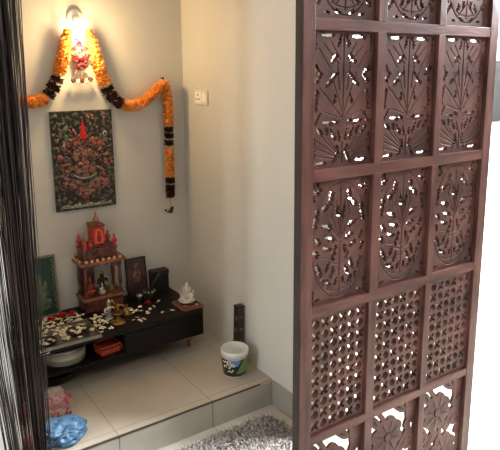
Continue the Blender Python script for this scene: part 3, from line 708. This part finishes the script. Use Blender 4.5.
def put(x, y, z, glabel, group):
    o = bpy.data.objects.new('white_blossom', rr.choice(BM)); COL.objects.link(o)
    o.location = (x, y, z); o.rotation_euler = (rr.uniform(-.35, .35), rr.uniform(-.35, .35), rr.uniform(0, 6.28)); s = rr.uniform(.95, 1.45); o.scale = (s, s, s)
    tag(o, glabel, 'flower', group); placed.append((x, y))
def zat(x, y):
    if .45 < x < .88 and 2.56 < y < 2.775:
        for cx, cy in ((.640, 2.635), (.800, 2.665)):
            if math.hypot(x - cx, y - cy) < .05: return TZ + .013
        return TZ + .008
    return TZ + .004
n = 0; tries = 0
while n < 185 and tries < 9000:
    tries += 1
    x = rr.uniform(.50, .90); y = rr.uniform(2.60, 2.925)
    if any(math.hypot(x - a, y - c) < .0105 for a, c in placed): continue
    if min(abs(y - 2.557), abs(y - 2.775)) < .012 or abs(x - .88) < .012 : continue
    inn = any(math.hypot(x - cx, y - cy) < .033 for cx, cy in ((.640, 2.635), (.800, 2.665)))
    if inn and rr.random() < .2: continue
    if any(abs(math.hypot(x - cx, y - cy) - .05) < .012 for cx, cy in ((.640, 2.635), (.800, 2.665))): continue
    put(x, y, zat(x, y), 'small white blossom heaped on the left end of the altar table', 'white blossoms heaped on the left of the table'); n += 1
n = 0; tries = 0
while n < 42 and tries < 5000:
    tries += 1
    x = rr.uniform(.90, 1.13) if n < 32 else rr.uniform(1.13, 1.33); y = rr.uniform(2.60, 2.855)
    if any(math.hypot(x - a, y - c) < .016 for a, c in placed) or any(math.hypot(x - a, y - c) < r_ + .014 for a, c, r_ in avoid[1:]): continue
    if y > 2.815 and x < 1.15 or math.hypot(x - 1.082, y - 2.735) < .035 or math.hypot(x - 1.235, y - 2.811) < .035 or y > 2.82 and x > 1.18: continue
    put(x, y, TZ + .004, 'small white blossom scattered on the bare black tabletop', 'white blossoms scattered over the tabletop'); n += 1
def red_flower(label, loc, s=1.0, seed=0):
    r_ = random.Random(seed); t = thing('red_flower', label, 'flower', loc); b = MB()
    for ringk, (nn, L, up) in enumerate(((7, .024, .006), (6, .018, .013), (5, .011, .017))):
        for k in range(nn):
            a = 2 * PI * k / nn + ringk * .4 + r_.uniform(-.2, .2); d = Vector((math.cos(a), math.sin(a), 0)); q = Vector((-d.y, d.x, 0)); L2 = L * s * r_.uniform(.85, 1.15); w_ = L * s * .42
            b.face([Vector((0, 0, .003)), d * L2 * .55 - q * w_ + Vector((0, 0, up * s)), d * L2 + q * w_ * .2 + Vector((0, 0, up * s * .8)), d * L2 * .55 + q * w_ + Vector((0, 0, up * s * 1.15))])
    b.build('petals', M['petal_red'], t, recalc=False)
    MB().lathe([(.004, 0), (.006, .004), (.003, .008)], n=8).build('calyx', M['leafg'], t)
red_flower('largest red flower on the tray in front of the green picture', (.790, 2.895, TZ + .004), 1.4, 1)
red_flower('red flower nestled left of the largest one by the green picture', (.735, 2.890, TZ + .004), 1.15, 2)
red_flower('red flower lying between the green picture and the shrine', (.846, 2.900, TZ + .004), 1.1, 3)
red_flower('red flower lying alone on the tabletop right of the shrine', (1.235, 2.811, TZ), .95, 4)
red_flower('red flower lying between the wooden shrine and the brass oil lamp', (1.035, 2.762, TZ + .002), 1.25, 5)

# ------------------------------------------------------------------ bucket and incense tower
def label_mat():
    m = mat('printed_label', srgb(28, 30, 38), .35); nt = m.node_tree; b = nt.nodes['Principled BSDF']
    tc = nt.nodes.new('ShaderNodeTexCoord'); sp = nt.nodes.new('ShaderNodeSeparateXYZ'); nt.links.new(tc.outputs['Object'], sp.inputs[0])
    def math_(op, a, c):
        n_ = nt.nodes.new('ShaderNodeMath'); n_.operation = op
        for i, q in enumerate((a, c)):
            if hasattr(q, 'node'): nt.links.new(q, n_.inputs[i])
            else: n_.inputs[i].default_value = q
        return n_.outputs[0]
    def mix(f, a, c):
        n_ = nt.nodes.new('ShaderNodeMix'); n_.data_type = 'RGBA'; nt.links.new(f, n_.inputs[0])
        if hasattr(a, 'node'): nt.links.new(a, n_.inputs[6])
        else: n_.inputs[6].default_value = (*a, 1)
        n_.inputs[7].default_value = (*c, 1); return n_.outputs[2]
    x, z = sp.outputs['X'], sp.outputs['Z']
    f_blue = math_('MULTIPLY', math_('GREATER_THAN', z, .060), math_('GREATER_THAN', x, -.02))
    c = mix(f_blue, srgb(24, 26, 34), srgb(96, 132, 176))
    diag = math_('ADD', math_('MULTIPLY', z, .55), -.010)
    f_green = math_('MULTIPLY', math_('GREATER_THAN', x, diag), math_('GREATER_THAN', z, .022))
    c = mix(f_green, c, srgb(104, 134, 66))
    f_band = math_('LESS_THAN', math_('ABSOLUTE', math_('SUBTRACT', x, diag), 0), .0055)
    c = mix(f_band, c, srgb(14, 16, 22))
    nt.links.new(c, b.inputs['Base Color']); return m
M['label'] = label_mat()
bk = thing('plastic_tub', 'white plastic tub with a black, blue and green printed label on the tiled step', 'tub', (1.472, 2.308, 0), math.radians(-34)); bk.scale = (1.07, 1.07, 1.10)
MB().lathe([(.0, .002), (.050, .0), (.053, .004), (.0635, .100), (.0660, .101), (.0670, .122), (.0640, .126), (.0615, .124), (.058, .095), (.050, .006), (.0, .005)], n=48, cap=False).build('tub_body', mat('white_tub_plastic', srgb(218, 218, 212), .35), bk)
MB().lathe([(.0545, .008), (.0632, .090)], n=48, cap=False).build('label_wrap', M['label'], bk)
# white brush lettering on the label: wavy strokes wrapped on the wall of the tub
def wrap(a, z, e=.0012): r_ = .0545 + (z - .008) * (.0087 / .082) + e; return Vector((r_ * math.sin(a), -r_ * math.cos(a), z))
b = MB()
for (a0, wa, z0, n_, amp, dz) in ((-1.0, .75, .078, 22, .004, .003), (-.95, 1.0, .056, 26, .010, .010), (-.60, .55, .034, 16, .005, .004), (-.35, .3, .070, 9, .003, .002)):
    pts = [wrap(a0 + wa * k / n_ + .06 * math.cos(k * 1.1 + a0), z0 + amp * math.sin(k * .8 + z0 * 90) * (1 - .5 * math.sin(k * .33)) + dz * k / n_) for k in range(n_ + 1)]
    b.tube(pts, [.0014 + .0010 * abs(math.sin(k * .7)) for k in range(n_ + 1)], 5)
b.build('label_writing', M['orn_white'], bk)
M['tower'] = mat('dark_inlaid_wood', srgb(44, 34, 28), .4, col2=srgb(120, 104, 74), scale=70, lo=.44, hi=.5)
it = thing('incense_tower', 'tall narrow dark inlaid incense box standing by the wall behind the tub', 'incense box', (1.556, 2.405, 0)); it.rotation_euler = (0, .035, 0)
MB().box(-.040, .035, -.035, .035, 0.0, .010, bev=.002).build('base_board', mat('dark_olive_wood', srgb(58, 62, 40), .5), it)
MB().box(-.020, .020, -.020, .020, .010, .304, bev=.002).build('box_body', mat('dark_brown_stain', srgb(52, 38, 30), .45, var=.3, scale=30), it)
for z in (.05, .115, .18, .245): 
    MB().lathe([(.0105, 0), (.0105, .0015)], c=(-.0205, 0, z), n=14, mat4=Matrix.Rotation(-PI / 2, 4, 'Y'), sq=1.9).build('inlay', M['tower'], it)
    o = MB().lathe([(.0105, 0), (.0105, .0015)], c=(0, -.0205, z), n=14, mat4=ry).build('inlay', M['tower'], it)
MB().box(-.022, .022, -.022, .022, .302, .310, bev=.002).build('cap', M['dark'], it)

# ------------------------------------------------------------------ bags
def crumple(name, c, r, m, parent, seed, amp=.25, sub=5, flat=0.0, fr=14):
    bm = bmesh.new(); bmesh.ops.create_icosphere(bm, subdivisions=sub, radius=1)
    for v in bm.verts:
        d = v.co.normalized(); n1 = noise.noise(d * 1.6 + Vector((seed, 0, 0))); n2 = abs(noise.noise(d * 4.2 + Vector((0, seed, 3)))); n3 = abs(noise.noise(d * 10 + Vector((2, seed, 9))))
        k = 1 + amp * n1 - amp * .9 * n2 - amp * .35 * n3
        p = Vector((d.x * r[0], d.y * r[1], d.z * r[2])) * k; p.z += c[2]
        if p.z < .001: p.z = .001 + (p.z * .0)
        v.co = Vector((p.x + c[0], p.y + c[1], p.z))
    me = bpy.data.meshes.new(name); bm.to_mesh(me); bm.free(); me.materials.append(m)
    for p_ in me.polygons: p_.use_smooth = True
    o = bpy.data.objects.new(name, me); COL.objects.link(o)
    if parent: o.parent = parent
    return o
M['blue_bag'] = mat('blue_plastic_film', srgb(80, 120, 152), .45, col2=srgb(62, 98, 130), scale=14)
M['clear_bag'] = mat('cloudy_plastic_film', srgb(200, 186, 172), .25, alpha=.26)
M['knot'] = mat('dark_blue_fold', srgb(40, 66, 88), .5)
bb_ = thing('blue_plastic_bag', 'light blue plastic bag crumpled on the step edge by the curtain', 'bag', (.585, 2.268, 0))
crumple('bag_body', (0, 0, .034), (.105, .085, .052), M['blue_bag'], bb_, 5.3, .30)
b = MB().tube([(-.09, -.075, .012), (-.04, -.070, .040), (.01, -.045, .072), (.05, .0, .074), (.07, .045, .05)], [.003, .004, .004, .003, .002], 6); b.build('dark_fold', M['knot'], bb_)
cb = thing('clear_plastic_bag', 'cloudy clear plastic bag of red flowers left of the table foot', 'bag', (.590, 2.455, 0))
crumple('bag_film', (0, 0, .055), (.090, .085, .082), M['clear_bag'], cb, 2.2, .26)
def clump(name, label, loc, r, seed, nfl=10):
    r_ = random.Random(seed); t = thing(name, label, 'flowers', loc); b = MB()
    for k in range(nfl):
        a = r_.uniform(0, 6.28); q = r_.random() ** .5 * r[0]; c = Vector((q * math.cos(a), q * math.sin(a), r_.uniform(.012, r[2])))
        for j in range(16):
            d = Vector((r_.gauss(0, 1), r_.gauss(0, 1), r_.gauss(0, 1))).normalized(); s_ = d.orthogonal().normalized() * .007
            p = c + d * .016
            if p.z < .002: continue
            b.face([c + d * .003 - s_ * .3, p - s_, p + d * .003, p + s_])
    b.build('petals', M['petal_red'], t, recalc=False)
clump('red_flowers', 'bunch of red flowers inside the cloudy clear bag', (.622, 2.448, 0), (.050, .05, .078), 4, 26)
cb2 = thing('clear_plastic_bag', 'cloudy bag seen through the lower end of the string curtain', 'bag', (.438, 2.235, 0))
crumple('bag_film', (0, 0, .055), (.034, .070, .085), M['clear_bag'], cb2, 7.7, .22)
clump('red_flowers', 'bunch of red flowers inside the bag behind the curtain', (.440, 2.235, 0), (.018, .03, .060), 6, 12)
clump('red_flowers', 'loose bunch of red flowers behind the curtain further back', (.450, 2.46, 0), (.028, .04, .10), 8, 12)

# ------------------------------------------------------------------ shaggy rug
rug = thing('shaggy_rug', 'grey shaggy long-pile rug on the lower floor below the step', 'rug', (1.10, 1.50, LOW))
RX0, RX1, RY0, RY1 = -.55, .42, -.12, .565
b = MB(); N = 10; cr_ = .09
out = []
for (cx, cy, a0) in ((RX1 - cr_, RY1 - cr_, 0), (RX0 + cr_, RY1 - cr_, PI / 2), (RX0 + cr_, RY0 + cr_, PI), (RX1 - cr_, RY0 + cr_, 1.5 * PI)):
    for k in range(7): a = a0 + PI / 2 * k / 6; out.append((cx + cr_ * math.cos(a), cy + cr_ * math.sin(a)))
lo = [b.bm.verts.new((x, y, 0)) for x, y in out]; hi = [b.bm.verts.new((x, y, .008)) for x, y in out]
b.bm.faces.new(lo[::-1]); b.bm.faces.new(hi)
for i in range(len(out)): b.bm.faces.new((lo[i], lo[(i + 1) % len(out)], hi[(i + 1) % len(out)], hi[i]))
b.build('backing', mat('rug_backing', srgb(120, 108, 100), .9), rug)
vs = []; fs = []; r_ = random.Random(5)
for k in range(34000):
    x = r_.uniform(RX0 + .01, RX1 - .005); y = r_.uniform(RY0 + .01, RY1 - .005)
    dx = max(0, abs(x - (RX0 + RX1) / 2) - ((RX1 - RX0) / 2 - cr_)); dy = max(0, abs(y - (RY0 + RY1) / 2) - ((RY1 - RY0) / 2 - cr_))
    if math.hypot(dx, dy) > cr_ - .004: continue
    a = r_.uniform(0, 6.28); L = r_.uniform(.022, .042); le = r_.uniform(.2, .95)
    tx, ty = math.cos(a) * le * L, math.sin(a) * le * L; wx, wy = -math.sin(a) * .0024, math.cos(a) * .0024; zt = L * (1 - le * .45)
    i = len(vs)
    if y + ty > RY1 + .02: ty = 0
    vs += [(x - wx, y - wy, .006), (x + wx, y + wy, .006), (x + tx * .5 + wx, y + ty * .5 + wy, .006 + zt * .7), (x + tx * .5 - wx, y + ty * .5 - wy, .006 + zt * .7), (x + tx, y + ty, .004 + zt)]
    fs += [(i, i + 1, i + 2, i + 3), (i + 3, i + 2, i + 4)]
me = bpy.data.meshes.new('pile'); me.from_pydata(vs, [], fs); me.materials.append(mat('grey_silky_pile', srgb(196, 190, 184), .5, col2=srgb(100, 93, 88), scale=70))
po = bpy.data.objects.new('pile', me); COL.objects.link(po); po.parent = rug; po['kind'] = 'stuff'

# ------------------------------------------------------------------ string curtain
M['strand'] = mat('dark_brown_thread', srgb(50, 41, 36), .7, col2=srgb(32, 26, 23), scale=3)
M['strand2'] = mat('grey_brown_thread', srgb(104, 92, 82), .6)
for k_ in ('strand', 'strand2'): M[k_].node_tree.nodes['Principled BSDF'].inputs['Specular IOR Level'].default_value = .15
cu = thing('string_curtain', 'dark brown thread curtain hanging in a narrow bundle at the left', 'curtain', (.42, 2.06, LOW))
cb_ = MB(); cl_ = MB(); r_ = random.Random(2)
for k in range(210):
    dense = k < 95; t = (r_.uniform(.60, 1.0) if dense else r_.uniform(0, .9))
    xt = .17 + t * .336; xb = .347 + t * .124 + r_.uniform(-.004, .004)
    y0 = 2.04 + r_.uniform(-.035, .035); y1 = 2.05 + r_.uniform(-.02, .02); w1 = r_.uniform(-.010, .010); ph = r_.uniform(0, 6)
    pts = []
    for q in range(9):
        s_ = q / 8; z = CE - .02 + (LOW + .02 - CE + .02) * s_; e = s_ ** 1.15
        pts.append((xt + (xb - xt) * e + w1 * math.sin(s_ * 5 + ph) - .42, y0 + (y1 - y0) * s_ - 2.06, z - LOW))
    (cl_ if r_.random() < .12 else cb_).tube(pts, r_.uniform(.0009, .0014), 4, cap=False)
cb_.build('dark_threads', M['strand'], cu); cl_.build('pale_threads', M['strand2'], cu)
MB().box(.14 - .42, .54 - .42, -.05, .03, CE - .022 - LOW, CE - .001 - LOW, bev=.003).build('header_rail', M['dark'], cu)
MB().ball((.470 - .42, 2.055 - 2.06, .170 - LOW), (.012, .014, .016)).build('tie_knot', M['dark'], cu)
